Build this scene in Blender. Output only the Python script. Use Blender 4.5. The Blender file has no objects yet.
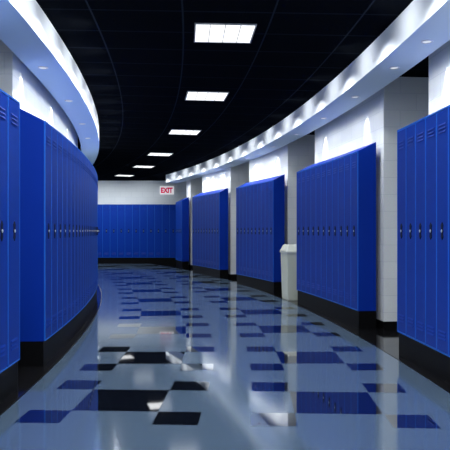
import bpy, bmesh, math, random
from mathutils import Vector, Matrix
random.seed(4)
C = bpy.context.scene.collection
R = math.radians
# ------------------------------------------------------------------ layout (metres)
CX, CY = -47.81, 3.279          # centre of the curved corridor
RF_R = 49.60                    # locker fronts, outer (right) side
RF_L = 46.24                    # locker fronts, inner (left) side
RC = 47.90                      # centre line of the ceiling lights
ZC = 3.145                      # ceiling
ZS = 2.875                      # soffit underside
BASE = 0.225                    # black plinth height
TOP = 2.225                     # locker front top
DEPTH = 0.23
END_Y = 24.00                   # locker fronts on the end wall

def polar(r, deg, z=0.0):
    a = R(deg)
    return Vector((CX + r*math.cos(a), CY + r*math.sin(a), z))

# ------------------------------------------------------------------ materials
def new_mat(name):
    m = bpy.data.materials.new(name); m.use_nodes = True
    nt = m.node_tree
    return m, nt, nt.nodes['Principled BSDF']

def paint(name, col, rough=.5, spec=.5, metal=0., ior=1.45, noise=0.0, nscale=6.0, coat=0.0):
    m, nt, b = new_mat(name)
    b.inputs['Base Color'].default_value = (*col, 1)
    b.inputs['Roughness'].default_value = rough
    b.inputs['Metallic'].default_value = metal
    b.inputs['IOR'].default_value = ior
    b.inputs['Specular IOR Level'].default_value = spec
    b.inputs['Coat Weight'].default_value = coat
    tc = nt.nodes.new('ShaderNodeTexCoord')
    n = nt.nodes.new('ShaderNodeTexNoise'); n.inputs['Scale'].default_value = nscale
    n.inputs['Detail'].default_value = 3
    nt.links.new(tc.outputs['Object'], n.inputs['Vector'])
    mx = nt.nodes.new('ShaderNodeMix'); mx.data_type = 'RGBA'
    mx.inputs['A'].default_value = (*[c*(1-noise) for c in col], 1)
    mx.inputs['B'].default_value = (*[min(1, c*(1+noise)) for c in col], 1)
    nt.links.new(n.outputs['Fac'], mx.inputs['Factor'])
    nt.links.new(mx.outputs['Result'], b.inputs['Base Color'])
    return m

def emit(name, col, s):
    m = bpy.data.materials.new(name); m.use_nodes = True
    nt = m.node_tree; nt.nodes.clear()
    e = nt.nodes.new('ShaderNodeEmission'); o = nt.nodes.new('ShaderNodeOutputMaterial')
    e.inputs['Color'].default_value = (*col, 1); e.inputs['Strength'].default_value = s
    nt.links.new(e.outputs[0], o.inputs[0])
    return m

def block_wall(name, col, mortar, rough=.55):
    m, nt, b = new_mat(name)
    uv = nt.nodes.new('ShaderNodeUVMap'); uv.uv_map = 'UVMap'
    br = nt.nodes.new('ShaderNodeTexBrick')
    br.inputs['Scale'].default_value = 1
    br.inputs['Brick Width'].default_value = .42
    br.inputs['Row Height'].default_value = .21
    br.inputs['Mortar Size'].default_value = .005
    br.inputs['Mortar Smooth'].default_value = .6
    br.inputs['Color1'].default_value = (*col, 1)
    br.inputs['Color2'].default_value = (*[c*.955 for c in col], 1)
    br.inputs['Mortar'].default_value = (*mortar, 1)
    nt.links.new(uv.outputs[0], br.inputs['Vector'])
    nz = nt.nodes.new('ShaderNodeTexNoise'); nz.inputs['Scale'].default_value = 60
    nt.links.new(uv.outputs[0], nz.inputs['Vector'])
    mx = nt.nodes.new('ShaderNodeMix'); mx.data_type = 'RGBA'; mx.blend_type = 'MULTIPLY'
    mx.inputs['Factor'].default_value = .12
    nt.links.new(br.outputs['Color'], mx.inputs['A']); nt.links.new(nz.outputs['Color'], mx.inputs['B'])
    nt.links.new(mx.outputs['Result'], b.inputs['Base Color'])
    bp = nt.nodes.new('ShaderNodeBump'); bp.inputs['Strength'].default_value = .25; bp.inputs['Distance'].default_value = .004
    iv = nt.nodes.new('ShaderNodeMath'); iv.operation = 'SUBTRACT'; iv.inputs[0].default_value = 1
    nt.links.new(br.outputs['Fac'], iv.inputs[1]); nt.links.new(iv.outputs[0], bp.inputs['Height'])
    nt.links.new(bp.outputs[0], b.inputs['Normal'])
    b.inputs['Roughness'].default_value = rough
    return m

def grid_ceiling(name):
    # UV: u in radial tile units, v in arc tile units; thin lighter T-bars on near-black tiles
    m, nt, b = new_mat(name)
    uv = nt.nodes.new('ShaderNodeUVMap'); uv.uv_map = 'UVMap'
    sp = nt.nodes.new('ShaderNodeSeparateXYZ'); nt.links.new(uv.outputs[0], sp.inputs[0])
    def line(sock, w):
        f = nt.nodes.new('ShaderNodeMath'); f.operation = 'FRACT'; nt.links.new(sock, f.inputs[0])
        l = nt.nodes.new('ShaderNodeMath'); l.operation = 'LESS_THAN'; l.inputs[1].default_value = w
        nt.links.new(f.outputs[0], l.inputs[0]); return l.outputs[0]
    a = line(sp.outputs[0], .020); c = line(sp.outputs[1], .045)
    c2 = nt.nodes.new('ShaderNodeMath'); c2.operation = 'MULTIPLY'; c2.inputs[1].default_value = .5
    nt.links.new(c, c2.inputs[0])
    mxm = nt.nodes.new('ShaderNodeMath'); mxm.operation = 'MAXIMUM'
    nt.links.new(a, mxm.inputs[0]); nt.links.new(c2.outputs[0], mxm.inputs[1])
    nz = nt.nodes.new('ShaderNodeTexNoise'); nz.inputs['Scale'].default_value = 25
    nt.links.new(uv.outputs[0], nz.inputs['Vector'])
    t = nt.nodes.new('ShaderNodeMix'); t.data_type = 'RGBA'
    t.inputs['A'].default_value = (.0042, .0052, .0075, 1); t.inputs['B'].default_value = (.006, .0072, .010, 1)
    nt.links.new(nz.outputs['Fac'], t.inputs['Factor'])
    mx = nt.nodes.new('ShaderNodeMix'); mx.data_type = 'RGBA'
    mx.inputs['B'].default_value = (.022, .028, .040, 1)
    nt.links.new(t.outputs['Result'], mx.inputs['A'])
    nt.links.new(mxm.outputs[0], mx.inputs['Factor'])
    nt.links.new(mx.outputs['Result'], b.inputs['Base Color'])
    b.inputs['Roughness'].default_value = 1; b.inputs['Specular IOR Level'].default_value = 0
    return m

def floor_mat(name, col, rough, ior, noise=.06, coat=0.0):
    m, nt, b = new_mat(name)
    tc = nt.nodes.new('ShaderNodeTexCoord')
    nz = nt.nodes.new('ShaderNodeTexNoise'); nz.inputs['Scale'].default_value = 9; nz.inputs['Detail'].default_value = 5
    nt.links.new(tc.outputs['Object'], nz.inputs['Vector'])
    mx = nt.nodes.new('ShaderNodeMix'); mx.data_type = 'RGBA'
    mx.inputs['A'].default_value = (*[c*(1-noise) for c in col], 1)
    mx.inputs['B'].default_value = (*[c*(1+noise) for c in col], 1)
    nt.links.new(nz.outputs['Fac'], mx.inputs['Factor'])
    nt.links.new(mx.outputs['Result'], b.inputs['Base Color'])
    b.inputs['Roughness'].default_value = rough
    b.inputs['IOR'].default_value = ior
    return m

M = {}
M['door'] = paint('locker_blue_door', (.0008, .030, .275), .5, .12, noise=.10, nscale=3)
M['body'] = paint('locker_blue_body', (.0010, .025, .28), .5, .12, noise=.06, nscale=3)
M['dframe'] = paint('locker_frame_highlight', (.012, .11, .50), .5, .15, noise=.05, nscale=3)  # lighter blue carries the door-edge highlight in its colour
M['latch'] = paint('latch_dark', (.003, .005, .025), .5, .1, noise=.1, nscale=20)
M['chrome'] = paint('lock_metal', (.52, .55, .58), .4, .4, metal=.4, noise=.05, nscale=30)
M['plinth'] = paint('plinth_black', (.003, .003, .0035), .5, .08, noise=.2, nscale=5)
M['wall'] = block_wall('painted_block', (.80, .82, .81), (.66, .69, .70))
M['wallg'] = block_wall('painted_block_end', (.74, .79, .80), (.60, .65, .67))
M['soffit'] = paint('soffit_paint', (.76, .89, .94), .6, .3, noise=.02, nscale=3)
M['soffit_l'] = paint('soffit_blue_bounce', (.48, .68, .92), .6, .3, noise=.02, nscale=3)  # blue bounce from the lockers tinted into the left underside colour
M['fascia'] = paint('fascia_paint', (.86, .90, .94), .6, .3, noise=.02, nscale=3)
M['ceiling'] = grid_ceiling('ceiling_tiles')
M['floor'] = floor_mat('floor_light', (.072, .112, .168), .10, 3.8)
M['tile'] = floor_mat('floor_dark', (.005, .007, .013), .03, 6.5, .15)
M['border'] = floor_mat('floor_border', (.006, .006, .007), .07, 1.6, .15)
M['line'] = floor_mat('floor_line', (.002, .002, .002), .3, 1.3, .15)
M['panel'] = emit('panel_light', (.96, .98, 1), 1.5)
M['frame'] = paint('light_frame', (.35, .36, .38), .5, .5, noise=.05)
M['lens'] = emit('downlight_lens', (.92, .96, 1), .85)
M['ring'] = paint('downlight_ring', (.8, .82, .86), .4, .5, noise=.03)
M['can'] = paint('trash_can_plastic', (.60, .63, .52), .5, .4, noise=.04, nscale=8)
M['can_lid'] = paint('trash_can_lid_plastic', (.72, .74, .64), .5, .4, noise=.04, nscale=8)
M['sign'] = paint('exit_sign_white', (.9, .86, .88), .5, .4, noise=.02)
M['red'] = paint('exit_sign_red', (.72, .012, .10), .5, .4, noise=.03)
for k_, c_, e_ in (('sign', (1, .95, .98), .5), ('red', (.8, .005, .11), .25)):      # even glow added to brighten the sign and letters
    b_ = M[k_].node_tree.nodes['Principled BSDF']; b_.inputs['Emission Color'].default_value = (*c_, 1); b_.inputs['Emission Strength'].default_value = e_

# ------------------------------------------------------------------ object helpers
def link(name, me, mats, parent=None, loc=None, rotz=0):
    if me.uv_layers: me.uv_layers[0].name = 'UVMap'
    o = bpy.data.objects.new(name, me); C.objects.link(o)
    for m in (mats if isinstance(mats, (list, tuple)) else [mats]):
        if me.materials.find(m.name) < 0: me.materials.append(m)
    if parent: o.parent = parent
    if loc is not None: o.location = loc
    o.rotation_euler.z = rotz
    return o

def mesh_of(bm, name):
    bmesh.ops.recalc_face_normals(bm, faces=bm.faces)
    me = bpy.data.meshes.new(name); bm.to_mesh(me); bm.free()
    return me

def tag(o, label, cat, group=None):
    o['label'] = label; o['category'] = cat
    if group: o['group'] = group
    return o

def struct(o):
    o['kind'] = 'structure'; return o

def thing(name, loc, rotz=0):
    o = bpy.data.objects.new(name, None); C.objects.link(o)
    o.empty_display_size = .1
    o.location = loc; o.rotation_euler.z = rotz
    return o

def add_box(bm, x0, x1, y0, y1, z0, z1, bev=0.0, mi=0):
    vs = [bm.verts.new((x, y, z)) for x in (x0, x1) for y in (y0, y1) for z in (z0, z1)]
    idx = [(0,1,3,2), (4,6,7,5), (0,4,5,1), (2,3,7,6), (0,2,6,4), (1,5,7,3)]
    fs = [bm.faces.new([vs[i] for i in f]) for f in idx]
    for f in fs: f.material_index = mi
    if bev:
        es = list({e for f in fs for e in f.edges})
        bmesh.ops.bevel(bm, geom=es, offset=bev, segments=1, affect='EDGES', profile=.5)

def add_loft(bm, rings, mi=0, cap=True):
    """rings: list of lists of points with equal count."""
    vr = [[bm.verts.new(p) for p in ring] for ring in rings]
    n = len(vr[0])
    for a, b in zip(vr, vr[1:]):
        for i in range(n):
            f = bm.faces.new((a[i], a[(i+1) % n], b[(i+1) % n], b[i])); f.material_index = mi
    if cap:
        bm.faces.new(vr[0][::-1]).material_index = mi
        bm.faces.new(vr[-1]).material_index = mi

def add_arc_prism(bm, prof, th0, th1, step=.35, mats=None, dr=(0, 0)):
    """Closed profile [(r, z) ...] swept along the corridor curve; UVs in metres."""
    n = max(1, int(abs(th1-th0)/step + .999)); k = len(prof)
    uvl = bm.loops.layers.uv.verify()
    vs = [[bm.verts.new(polar(r+dr[0]+(dr[1]-dr[0])*i/n, th0+(th1-th0)*i/n, z)) for r, z in prof] for i in range(n+1)]
    for i in range(n):
        for j in range(k):
            j2 = (j+1) % k
            (ra, za), (rb, zb) = prof[j], prof[j2]
            f = bm.faces.new((vs[i][j], vs[i+1][j], vs[i+1][j2], vs[i][j2]))
            if mats: f.material_index = mats[j]
            s0 = R(th0+(th1-th0)*i/n)*48; s1 = R(th0+(th1-th0)*(i+1)/n)*48
            flat = abs(za-zb) < abs(ra-rb)
            pa, pb = (ra, rb) if flat else (za, zb)
            for lp, q in zip(f.loops, ((s0, pa), (s1, pa), (s1, pb), (s0, pb))): lp[uvl].uv = q
    for ring, rev in ((vs[0], False), (vs[-1], True)):
        f = bm.faces.new(ring if not rev else ring[::-1])
        if mats: f.material_index = mats[-1] if len(mats) > k else 0
        pr = prof if not rev else prof[::-1]
        for lp, q in zip(f.loops, pr): lp[uvl].uv = q

def arc_box(name, r0, r1, z0, z1, th0, th1, mats, parent=None, step=.35, dr=(0, 0)):
    bm = bmesh.new()
    add_arc_prism(bm, [(r0, z0), (r1, z0), (r1, z1), (r0, z1)], th0, th1, step, None, dr)
    return link(name, mesh_of(bm, name), mats, parent)

def arc_sheet(name, r0, r1, z, th0, th1, mat, uvf, up, step=.35, nr=1):
    bm = bmesh.new(); uvl = bm.loops.layers.uv.verify()
    n = int((th1-th0)/step + .999)
    P = lambda i, j: (r0+(r1-r0)*j/nr, th0+(th1-th0)*i/n)
    vs = [[bm.verts.new(polar(*P(i, j), z)) for j in range(nr+1)] for i in range(n+1)]
    for i in range(n):
        for j in range(nr):
            q = [(i, j), (i, j+1), (i+1, j+1), (i+1, j)]
            if not up: q = q[::-1]
            f = bm.faces.new([vs[a][b] for a, b in q])
            for lp, (a, b) in zip(f.loops, q): lp[uvl].uv = uvf(*P(a, b))
    me = bpy.data.meshes.new(name); bm.to_mesh(me); bm.free()
    return link(name, me, mat)

# ------------------------------------------------------------------ the shell
TH0, TH1 = -4.0, 26.5
# floor: one mesh, with light field, black borders, and the dark tile pattern in its own faces
def build_floor():
    bm = bmesh.new()
    def ring(r0, r1, z, mi, t0=TH0, t1=TH1):
        n = int((t1-t0)/.35+.999)
        a = [bm.verts.new(polar(r0, t0+(t1-t0)*i/n, z)) for i in range(n+1)]
        b = [bm.verts.new(polar(r1, t0+(t1-t0)*i/n, z)) for i in range(n+1)]
        for i in range(n):
            f = bm.faces.new((a[i], b[i], b[i+1], a[i+1])); f.material_index = mi
    EL, ER, LW = 46.33, 49.53, .014
    TE = 22.35
    ring(44.6, EL-LW, 0, 2); ring(EL-LW, EL, 0, 3)
    ring(EL, ER, 0, 0)
    ring(ER, ER+LW, 0, 3); ring(ER+LW, 51.4, 0, 2)
    # floor beyond the bend, towards the turn on the left
    v = [bm.verts.new(p) for p in ((-12, 14.5, -.004), (1.5, 14.5, -.004), (1.5, 25.5, -.004), (-12, 25.5, -.004))]
    bm.faces.new(v).material_index = 0
    W = .2916
    rows = [(-1.349, 4.09, -2.6), (-1.283, 5.61, .3), (-1.33, 7.29, 3.3), (-1.478, 8.89, 6.0), (-1.733, 10.67, 8.6),
            (-2.069, 12.44, 11.0), (-2.44, 14.24, 13.0), (-2.87, 16.03, 14.8), (-3.36, 17.80, 16.4), (-3.90, 19.56, 17.6), (-4.46, 21.30, 18.4)]
    z = .0006
    for x, y, h in rows:
        a = R(h); al = Vector((-math.sin(a), math.cos(a), 0)); la = Vector((math.cos(a), math.sin(a), 0))
        o = Vector((x, y, z))
        for g in (0, 5.19):
            for (u, w, s) in ((0, 0, 1), (3.04, 0, 1), (1, 1, 2.02), (0, 3, 1), (3.04, 3, 1)):
                u += g
                ps = [o+la*W*uu+al*W*ww for uu, ww in ((u, w), (u+s, w), (u+s, w+min(s, 2)), (u, w+min(s, 2)))]
                f = bm.faces.new([bm.verts.new(p) for p in ps]); f.material_index = 1
    for f in bm.faces:
        f.normal_update()
        if f.normal.z < 0: f.normal_flip()
    me = bpy.data.meshes.new('floor'); bm.to_mesh(me); bm.free()
    return struct(link('floor', me, [M['floor'], M['tile'], M['border'], M['line']]))
build_floor()

c = arc_sheet('ceiling', 44.4, 51.6, ZC, TH0, TH1, M['ceiling'], lambda r, t: ((r-RC)/.8+.5+.015, R(t)*RC/.6+.12), False)
struct(c)
bm = bmesh.new(); uvl = bm.loops.layers.uv.verify()
f = bm.faces.new([bm.verts.new(p) for p in ((-12, 14.5, ZC+.004), (-12, 25.5, ZC+.004), (1.5, 25.5, ZC+.004), (1.5, 14.5, ZC+.004))])
for lp in f.loops: lp[uvl].uv = (lp.vert.co.x/.8, lp.vert.co.y/.6)
me = bpy.data.meshes.new('ceiling'); bm.to_mesh(me); bm.free()
struct(link('ceiling', me, M['ceiling']))

# wall blocks behind every bank of lockers
RW_R, RW_L = 49.93, 45.86
# right-hand banks: near angle, far angle, lockers, front radius at the near and far end
banks_r = [('A', -1.9, 3.53, 11, 49.64, 49.62), ('B', 5.42, 8.75, 11, 49.695, 49.61), ('C', 10.73, 13.48, 10, 49.63, 49.44),
           ('D', 15.44, 18.40, 10, 49.46, 49.38), ('E', 20.85, 22.45, 6, 49.66, 49.88)]
# wall blocks: near angle, far angle, face radius at the near and far end
blocks_r = [(-3.9, 3.60, 49.96, 49.95), (5.36, 8.80, 50.0, 49.93), (10.86, 13.55, 49.95, 49.76), (15.55, 18.5, 49.78, 49.70), (20.95, 21.75, 49.98, 50.06)]
def wall_r(t):
    for a, b, p, q in blocks_r:
        if a <= t <= b: return p+(q-p)*(t-a)/(b-a)
    return 49.95
def wall_piece(name, r0, r1, t0, t1, dr=(0, 0)):
    return struct(arc_box(name, r0, r1, 0, ZC+.05, t0, t1, M['wall'], dr=dr))
for a, b, p, q in blocks_r:
    wall_piece('wall_right', 0, .85, a, b, (p, q))
wall_piece('wall_right', 50.95, 51.2, -3.9, 25.5)        # back of the recesses
wall_piece('wall_left', 45.0, RW_L, -3.9, 2.0)
wall_piece('wall_left', 45.0, RW_L, 3.58, 18.5)
wall_piece('wall_left', 44.6, 44.85, -3.9, 18.5)
bm = bmesh.new(); uvl = bm.loops.layers.uv.verify()
add_box(bm, -12, 1.4, 24.42, 24.6, 0, ZC+.05)
for f in bm.faces:
    for lp in f.loops: lp[uvl].uv = (lp.vert.co.x, lp.vert.co.z)
struct(link('wall_back', mesh_of(bm, 'wall_back'), M['wallg']))

# black baseboards on the bare block ends in the recesses
for a, b, p, q in blocks_r[1:]:
    struct(arc_box('baseboard_right', -.006, .85, 0, .10, a-.010, a, M['plinth'], dr=(p, p)))
    struct(arc_box('baseboard_right', -.006, -.0005, 0, .10, a, b, M['plinth'], dr=(p, q)))
struct(arc_box('baseboard_left', 45.0, RW_L+.004, 0, .10, 3.568, 3.58, M['plinth']))

# soffits: dropped rings over the lockers, lit fascia towards the corridor
def soffit(name, rin, rout, t0, t1, mat):
    s = 1 if rin < rout else -1
    prof = [(rin, ZS), (rout, ZS), (rout, ZC+.02), (rin+s*.0, ZC+.02)]
    bm = bmesh.new()
    add_arc_prism(bm, prof, t0, t1, .25, mats=[0, 1, 1, 1, 1])
    o = link(name, mesh_of(bm, name), [mat, M['fascia']])
    for p in o.data.polygons: p.use_smooth = False
    return struct(o)
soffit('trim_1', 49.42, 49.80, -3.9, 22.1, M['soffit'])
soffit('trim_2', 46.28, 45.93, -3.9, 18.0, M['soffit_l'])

# ------------------------------------------------------------------ lockers
def body_mesh(w, rise=.115):
    bm = bmesh.new(); h = w/2-.001
    pr = [(0, BASE), (DEPTH, BASE), (DEPTH, TOP+rise), (0, TOP)]
    add_loft(bm, [[(-h, y, z) for y, z in pr], [(h, y, z) for y, z in pr]])
    bmesh.ops.recalc_face_normals(bm, faces=bm.faces)
    bmesh.ops.bevel(bm, geom=[e for e in bm.edges], offset=.003, segments=1, affect='EDGES')
    return mesh_of(bm, 'locker_body')
def door_mesh(w):
    bm = bmesh.new(); h = w/2-.007
    add_box(bm, -h, h, -.011, -.0030, BASE+.018, TOP-.022, bev=.003)
    lw = min(.075, h*.62)
    for z0 in (TOP-.125, BASE+.19):                     # pressed louvres, three above and three below
        for k in range(3):
            z = z0-.030*k
            p = [(-.0108, z), (-.0108, z-.014), (-.0185, z-.014)]
            add_loft(bm, [[(-lw, y, q) for y, q in p], [(lw, y, q) for y, q in p]])
    return mesh_of(bm, 'locker_door')
def latch_mesh():
    bm = bmesh.new()
    pts = [(0, .075), (.026, .05), (.018, .02), (.026, 0), (.018, -.02), (.026, -.05), (0, -.075), (-.026, -.05), (-.018, -.02), (-.026, 0), (-.018, .02), (-.026, .05)]
    add_loft(bm, [[(x, -.0112, 1.225+z) for x, z in pts], [(x*.85, -.017, 1.225+z*.95) for x, z in pts]])
    return mesh_of(bm, 'latch_plate')
def lock_mesh():
    bm = bmesh.new(); n = 12
    rr = [(.0125, -.0172), (.0125, -.020), (.009, -.022)]
    add_loft(bm, [[(r*math.cos(2*math.pi*i/n), y, 1.225+r*math.sin(2*math.pi*i/n)) for i in range(n)] for r, y in rr])
    return mesh_of(bm, 'lock_knob')
LATCH, LOCK = latch_mesh(), lock_mesh()

def make_locker(w, rise=.115):
    t = thing('locker', (0, 0, 0))
    link('body', body_mesh(w, rise), M['body'], t)
    bm = bmesh.new(); h = w/2-.0015
    for b_ in ((-h, -h+.0055, BASE+.004, TOP-.004), (h-.0055, h, BASE+.004, TOP-.004), (-h+.0055, h-.0055, TOP-.018, TOP-.004), (-h+.0055, h-.0055, BASE+.004, BASE+.014)):
        add_box(bm, b_[0], b_[1], -.013, -.0002, b_[2], b_[3])
    link('highlight_frame', mesh_of(bm, 'highlight_frame'), M['dframe'], t)['label'] = 'face frame around the door, lighter blue for its painted edge highlight'
    d = link('door', door_mesh(w), M['door'], t)
    link('latch_plate', LATCH, M['latch'], d)
    link('lock_knob', LOCK, M['chrome'], d)['label'] = 'small silver lock knob'
    return t
def copy_tree(o, parent=None):
    c = o.copy(); C.objects.link(c); c.parent = parent
    for ch in o.children: copy_tree(ch, c)
    return c
ORD = ['first', 'second', 'third', 'fourth', 'fifth', 'sixth', 'seventh', 'eighth', 'ninth', 'tenth', 'eleventh', 'twelfth', 'thirteenth',
       'fourteenth', 'fifteenth', 'sixteenth', 'seventeenth', 'eighteenth', 'nineteenth', 'twentieth', 'twenty-first', 'twenty-second',
       'twenty-third', 'twenty-fourth', 'twenty-fifth', 'twenty-sixth', 'twenty-seventh', 'twenty-eighth']

def bank(slots, w, label, group, rise=.115):
    """slots: list of (location, rotz) for locker fronts."""
    proto = make_locker(w, rise)
    for i, (loc, rz) in enumerate(slots):
        o = proto if i == 0 else copy_tree(proto)
        o.location = loc; o.rotation_euler.z = rz
        tag(o, label.format(ORD[i]), 'locker', group)

def arc_slots(r, t0, t1, n, outward):
    out = []
    for i in range(n):
        t = t0+(t1-t0)*(i+.5)/n
        # local -y is the front; outer side faces the centre, inner side faces away from it
        out.append((polar(r, t), R(t)-math.pi/2 if not outward else R(t)+math.pi/2))
    return out

LAB_R = {
 'A': ('blue locker, {} from the block pillar end of the nearest right-hand bank', 'lockers in the nearest right bank'),
 'B': ('blue locker, {} from the near end of right bank before the trash can', 'lockers in the right bank before the trash can'),
 'C': ('blue locker, {} from the near end of right bank just behind the trash can', 'lockers in the right bank behind the trash can'),
 'D': ('blue locker, {} from the near end of fourth right bank', 'lockers in the fourth right bank'),
 'E': ('blue locker, {} from the near end of short farthest right bank beside end wall', 'lockers in the short farthest right bank'),
}
PL_R = {'A': 'black plinth under the nearest right-hand locker bank', 'B': 'black plinth under the right locker bank before the trash can',
        'C': 'black plinth under the right locker bank just behind the trash can', 'D': 'black plinth under the fourth right-hand locker bank',
        'E': 'black plinth under the short farthest right locker bank'}
for k, t0, t1, n, ra, rb in banks_r:
    p = (t1-t0)/n; w = R(p)*ra
    if k == 'A':
        n = 7; p = .252/ra*180/math.pi; t0 = t1-p*n; w = .252; ra = 49.62+.02*(t1-t0)/5.4
    skew = math.atan2(rb-ra, R(t1-t0)*ra)
    fr = lambda t: ra+(rb-ra)*(t-t0)/(t1-t0)
    ts = [(t1-p*(i+.5)) if k == 'A' else (t0+p*(i+.5)) for i in range(n)]
    bank([(polar(fr(t), t), R(t)-math.pi/2-skew) for t in ts], w, *LAB_R[k])
    pl = arc_box('locker_plinth', .004, DEPTH, 0, BASE-.001, t0+.004, t1-.004, M['plinth'], dr=(ra, rb))
    tag(pl, PL_R[k], 'plinth', 'black plinths under the locker banks')

# left side: the near bank (cut by the frame) and the long bank
p = .298/RF_L*180/math.pi
slots = [(polar(RF_L, 2.08-p*(i+.5)), R(2.08-p*(i+.5))+math.pi/2) for i in range(3)]
bank(slots, .296, 'blue locker, {} from the far end of the nearest left-hand bank', 'lockers in the nearest left bank')
tag(arc_box('locker_plinth', RF_L-DEPTH, RF_L-.004, 0, BASE-.001, 2.08-3*p, 2.076, M['plinth']), 'black plinth under the nearest left-hand locker bank', 'plinth', 'black plinths under the locker banks')
NL = 27
T1L = 3.11+NL*.276/RF_L*180/math.pi
bank(arc_slots(RF_L, 3.11, T1L, NL, True), .2745, 'blue locker, {} from the near end of the long curved left bank', 'lockers in the long left bank')
tag(arc_box('locker_plinth', RF_L-DEPTH, RF_L-.004, 0, BASE-.001, 3.114, T1L, M['plinth']), 'black plinth under the long curved left locker bank', 'plinth', 'black plinths under the locker banks')

# end wall bank
pw = .2787; xr = -1.80; ne = 12
slots = [(Vector((xr-pw*(i+.5), END_Y, 0)), 0) for i in range(ne)]
bank(slots, pw, 'blue locker, {} from the right in the end wall row under the EXIT sign', 'lockers along the end wall', 0.0)
bm = bmesh.new(); add_box(bm, xr-pw*ne, xr, END_Y+.004, END_Y+DEPTH, 0, BASE-.001)
tag(link('locker_plinth', mesh_of(bm, 'locker_plinth'), M['plinth']), 'black plinth under the straight end wall locker row', 'plinth', 'black plinths under the locker banks')

# ------------------------------------------------------------------ ceiling light panels
LIGHT_T = [3.5, 6.96, 10.97, 15.37, 19.15, 23.0]
def make_light():
    t = thing('ceiling_light', (0, 0, 0)); a = .288
    bm = bmesh.new()
    for x0, x1, y0, y1 in ((-a, a, -a, -a+.012), (-a, a, a-.012, a), (-a, -a+.012, -a+.012, a-.012), (a-.012, a, -a+.012, a-.012)):
        add_box(bm, x0, x1, y0, y1, -.012, .0)
    link('frame', mesh_of(bm, 'light_frame'), M['frame'], t)
    bm = bmesh.new(); add_box(bm, -a+.012, a-.012, -a+.012, a-.012, -.008, -.001)
    link('diffuser', mesh_of(bm, 'light_diffuser'), M['panel'], t)
    for x in (-.142, 0, .142):
        bm = bmesh.new(); add_box(bm, x-.003, x+.003, -a+.012, a-.012, -.011, -.008)
        link('divider', mesh_of(bm, 'light_divider'), M['frame'], t)
    return t
LL = ['nearest and largest square white ceiling light panel', 'square white ceiling light panel, second nearest of the row', 'square white ceiling light panel, third nearest of the row',
      'small white ceiling light panel, fourth from the nearest', 'small white ceiling light panel, fifth from the nearest', 'tiny farthest white ceiling light panel above the end wall lockers']
lp = make_light()
for i, t in enumerate(LIGHT_T):
    o = lp if i == 0 else copy_tree(lp)
    o.location = polar((RC-.01, RC, RC, RC, 48.05, 48.17)[i], t, ZC-.001); o.rotation_euler.z = R(t)
    tag(o, LL[i], 'ceiling light', 'light panels along the dark ceiling')

# ------------------------------------------------------------------ soffit downlights
def make_downlight():
    t = thing('downlight', (0, 0, 0)); n = 24
    c = lambda r, z: [(r*math.cos(2*math.pi*i/n), r*math.sin(2*math.pi*i/n), z) for i in range(n)]
    bm = bmesh.new(); add_loft(bm, [c(.034, -.001), c(.052, -.001), c(.049, -.008), c(.036, -.008), c(.034, -.001)], cap=False)
    link('ring', mesh_of(bm, 'downlight_ring'), M['ring'], t)
    bm = bmesh.new(); add_loft(bm, [c(.035, -.001), c(.035, -.005)])
    link('lens', mesh_of(bm, 'downlight_lens'), M['lens'], t)
    return t
DL_L = [3.95, 6.0, 8.18, 10.1]
DL_R = [2.64, 3.67, 5.3, 7.02, 8.85, 10.7, 12.0, 13.1, 14.7, 16.3, 17.9]
dp = make_downlight(); first = True
for side, lst, rr in (('left', DL_L, 46.085), ('right', DL_R, 49.62)):
    for i, t in enumerate(lst):
        o = dp if first else copy_tree(dp); first = False
        o.location = polar(rr, t, ZS); o.rotation_euler.z = R(t)
        tag(o, f'small round recessed downlight, {ORD[i]} from the near end of {side} soffit', 'downlight', f'downlights in the {side} soffit')

# ------------------------------------------------------------------ trash can
TC = 9.50
can = thing('trash_can', polar(49.71, TC), R(TC))           # local x outward, y along the corridor
tag(can, 'tall cream plastic trash can with hooded lid beside the locker bank', 'trash can')
def rrect(hx, hy, z, r=.035, n=4, ox=0):
    pts = []
    for sx, sy, a0 in ((1, 1, 0), (-1, 1, 90), (-1, -1, 180), (1, -1, 270)):
        for k in range(n+1):
            a = R(a0+90*k/n); pts.append((ox+sx*(hx-r)+r*math.cos(a), sy*(hy-r)+r*math.sin(a), z))
    return pts
bm = bmesh.new()
add_loft(bm, [rrect(.148, .20, 0, .02), rrect(.152, .205, .02, .02), rrect(.172, .232, .84, .02), rrect(.176, .238, .85, .022), rrect(.160, .22, .855, .02)])
link('bin', mesh_of(bm, 'bin'), M['can'], can)
bm = bmesh.new()
add_loft(bm, [rrect(.182, .246, .835, .02), rrect(.184, .248, .865, .02), rrect(.135, .19, .975, .02), rrect(.125, .18, .982, .02)])
lid = link('lid', mesh_of(bm, 'lid'), M['can_lid'], can)
bm = bmesh.new()
add_loft(bm, [[(-.1875, y, z) for y, z in ((-.13, .875), (.13, .875))] + [(-.148, y, z) for y, z in ((.115, .955), (-.115, .955))],
              [(-.1835, y, z) for y, z in ((-.13, .872), (.13, .872))] + [(-.144, y, z) for y, z in ((.115, .952), (-.115, .952))]])
link('flap', mesh_of(bm, 'flap'), M['can_lid'], lid)

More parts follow.
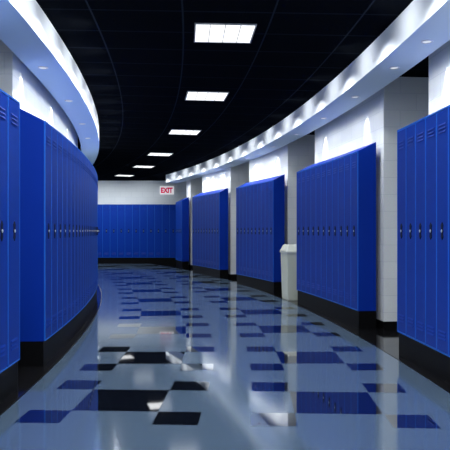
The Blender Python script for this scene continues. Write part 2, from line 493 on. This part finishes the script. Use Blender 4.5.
# ------------------------------------------------------------------ EXIT sign
es = thing('exit_sign', (-2.215, 24.42, 2.775))
tag(es, 'white EXIT sign with red letters high on the end wall', 'sign')
bm = bmesh.new(); add_box(bm, -.262, .262, -.06, -.001, -.15, .15, bev=.008)
link('housing', mesh_of(bm, 'sign_housing'), M['sign'], es)
cu = bpy.data.curves.new('exit_text', 'FONT'); cu.body = 'EXIT'; cu.align_x = 'CENTER'; cu.align_y = 'CENTER'; cu.size = .27; cu.extrude = .002; cu.offset = .016
to = bpy.data.objects.new('tmp_text', cu); C.objects.link(to)
bpy.context.view_layer.update()
dg = bpy.context.evaluated_depsgraph_get()
me = bpy.data.meshes.new_from_object(to.evaluated_get(dg)); bpy.data.objects.remove(to)
xs = [v.co.x for v in me.vertices]; ys = [v.co.y for v in me.vertices]
w_, h_ = max(xs)-min(xs), max(ys)-min(ys); mx_, my_ = (max(xs)+min(xs))/2, (max(ys)+min(ys))/2
for v in me.vertices:
    x, y, z = v.co
    v.co = ((x-mx_)*.46/w_, -.0625-z, (y-my_)*.215/h_)
me.name = 'exit_lettering'
link('lettering', me, M['red'], es)

# ------------------------------------------------------------------ lights
def lamp(kind, name, loc, energy, col=(1, 1, 1), aim=None, **kw):
    l = bpy.data.lights.new(name, kind); l.energy = energy; l.color = col
    for k, v in kw.items(): setattr(l, k, v)
    o = bpy.data.objects.new(name, l); C.objects.link(o); o.location = loc
    if aim is not None:
        o.rotation_euler = (Vector(aim)-Vector(loc)).to_track_quat('-Z', 'Y').to_euler()
    return o
COOL = (.93, .97, 1.0)
# unseen slot spots draw the scallops; area lamps are added to brighten the walls
def add_scallop(r, ra, t):
    lamp('SPOT', 'scallop_spot', polar(r, t, 2.86), 44, COOL, polar(ra, t, 1.6), spot_size=R(58), spot_blend=1, shadow_soft_size=.02)
def wash(r, ra, t, e=1.75):
    o = lamp('AREA', 'wall_fill', polar(r, t, 2.84), e, COOL, polar(ra, t, 2.35), shape='RECTANGLE', size=1.15, size_y=.05, spread=R(115))
    x = Vector((-math.sin(R(t)), math.cos(R(t)), 0)); z = (Vector(o.location)-polar(ra, t, 2.35)).normalized(); y = z.cross(x)
    o.rotation_euler = Matrix((x, y, z)).transposed().to_euler()
for t in (-1.0, 1.1, 3.05, 6.05, 8.15, 11.5, 13.0, 16.2, 17.3, 18.2, 21.3): add_scallop(wall_r(t)-.065, wall_r(t)-.045, t)
for t in (4.0, 6.1, 8.2, 10.2, 12.2): add_scallop(45.90, 45.885, t)
for t in (.4, 1.7, 3.0, 5.95, 7.1, 8.2, 11.4, 12.3, 13.0, 16.0, 17.0, 18.0, 21.3): wash(wall_r(t)-.30, wall_r(t), t)
for t in (.2, 1.4, 4.3, 5.7, 7.1, 8.5, 9.9, 11.3, 12.4): wash(46.14, 45.86, t)
# fascia lights at the ceiling edge, each with an added unseen fill spot
t = -1.4
while t < 22.5:
    lamp('SPOT', 'fascia_light', polar(49.06, t, 3.105), 50, COOL, polar(49.20, t, 2.0), spot_size=R(142), spot_blend=.9, shadow_soft_size=.02)
    lamp('SPOT', 'fascia_fill', polar(48.95, t+.77, 3.0), 9, COOL, polar(49.42, t+.77, 2.9), spot_size=R(120), spot_blend=1, shadow_soft_size=.05)
    t += 1.55
t = -.6
while t < 14:
    lamp('SPOT', 'fascia_light', polar(46.61, t, 3.105), 60, COOL, polar(46.52, t, 2.0), spot_size=R(146), spot_blend=.9, shadow_soft_size=.02)
    lamp('SPOT', 'fascia_fill', polar(46.80, t+.55, 3.0), 13, COOL, polar(46.33, t+.55, 2.9), spot_size=R(120), spot_blend=1, shadow_soft_size=.05)
    t += 1.1
# downlights shine down on the locker fronts and floor edge
for rr, lst in ((46.085, DL_L), (49.62, DL_R)):
    for t in lst:
        lamp('SPOT', 'downlight_lamp', polar(rr, t, ZS-.02), 20, COOL, polar(rr, t, 0), spot_size=R(110), spot_blend=.9, shadow_soft_size=.03)
# light thrown down by the panels, and unseen spots added along both fascias to brighten the opposite lockers
for t in LIGHT_T:
    lamp('SPOT', 'panel_fill', polar(RC, t, ZC-.05), 60, COOL, polar(RC, t, 0), spot_size=R(115), spot_blend=.8, shadow_soft_size=.25)
for t in (-2, .5, 3, 5.5, 8, 10.5, 13, 15.5, 18):
    lamp('SPOT', 'locker_fill', polar(49.36, t, 3.0), 30 if t < 9 else 48, COOL, polar(46.2, t+3.2, 1.1), spot_size=R(62), spot_blend=1, shadow_soft_size=.08)
    lamp('SPOT', 'locker_fill', polar(46.39, t, 3.0), 30 if t < 9 else 48, COOL, polar(49.6, t+3.0, 1.1), spot_size=R(62), spot_blend=1, shadow_soft_size=.08)
for x in (-6.2, -4.6, -3.2):  # unseen spots added to brighten the end wall
    lamp('SPOT', 'end_wall_fill', (x, 22.6, 3.1), 80, COOL, (x, 24.2, 1.8), spot_size=R(100), spot_blend=1, shadow_soft_size=.05)
# bare unseen lamps added overhead, spaced on from the panel row, for near light
for t in (.1, -3.3):
    l = lamp('AREA', 'panel_fill', polar(RC, t, ZC-.02), 50, COOL, polar(RC, t, 0), shape='SQUARE', size=.58)
# bare unseen lamps added past the left turn to light the end wall
for x, y in ((-4.6, 21.6), (-6.6, 21.8), (-8.6, 21.9)):
    lamp('AREA', 'panel_fill', (x, y, ZC-.03), 50, COOL, (x, y, 0), shape='SQUARE', size=.58)

w = bpy.data.worlds.new('World'); bpy.context.scene.world = w; w.use_nodes = True
bg = w.node_tree.nodes['Background']; bg.inputs[0].default_value = (.55, .68, 1, 1); bg.inputs[1].default_value = 1.0

# ------------------------------------------------------------------ camera
cam = bpy.data.cameras.new('camera'); co = bpy.data.objects.new('camera', cam); C.objects.link(co)
co.location = (0, 0, 1.225); co.rotation_euler = (math.pi/2, 0, 0)
cam.sensor_width = 36; cam.sensor_fit = 'HORIZONTAL'; cam.lens = 640/450*36
cam.shift_y = 6/450; cam.clip_start = .05; cam.clip_end = 200
sc = bpy.context.scene
sc.camera = co
sc.view_settings.view_transform = 'Standard'; sc.view_settings.look = 'None'
sc.cycles.use_denoising = True
sc.cycles.max_bounces = 10; sc.cycles.diffuse_bounces = 5; sc.cycles.glossy_bounces = 5
sc.cycles.sample_clamp_indirect = 6; sc.cycles.caustics_reflective = False; sc.cycles.caustics_refractive = False
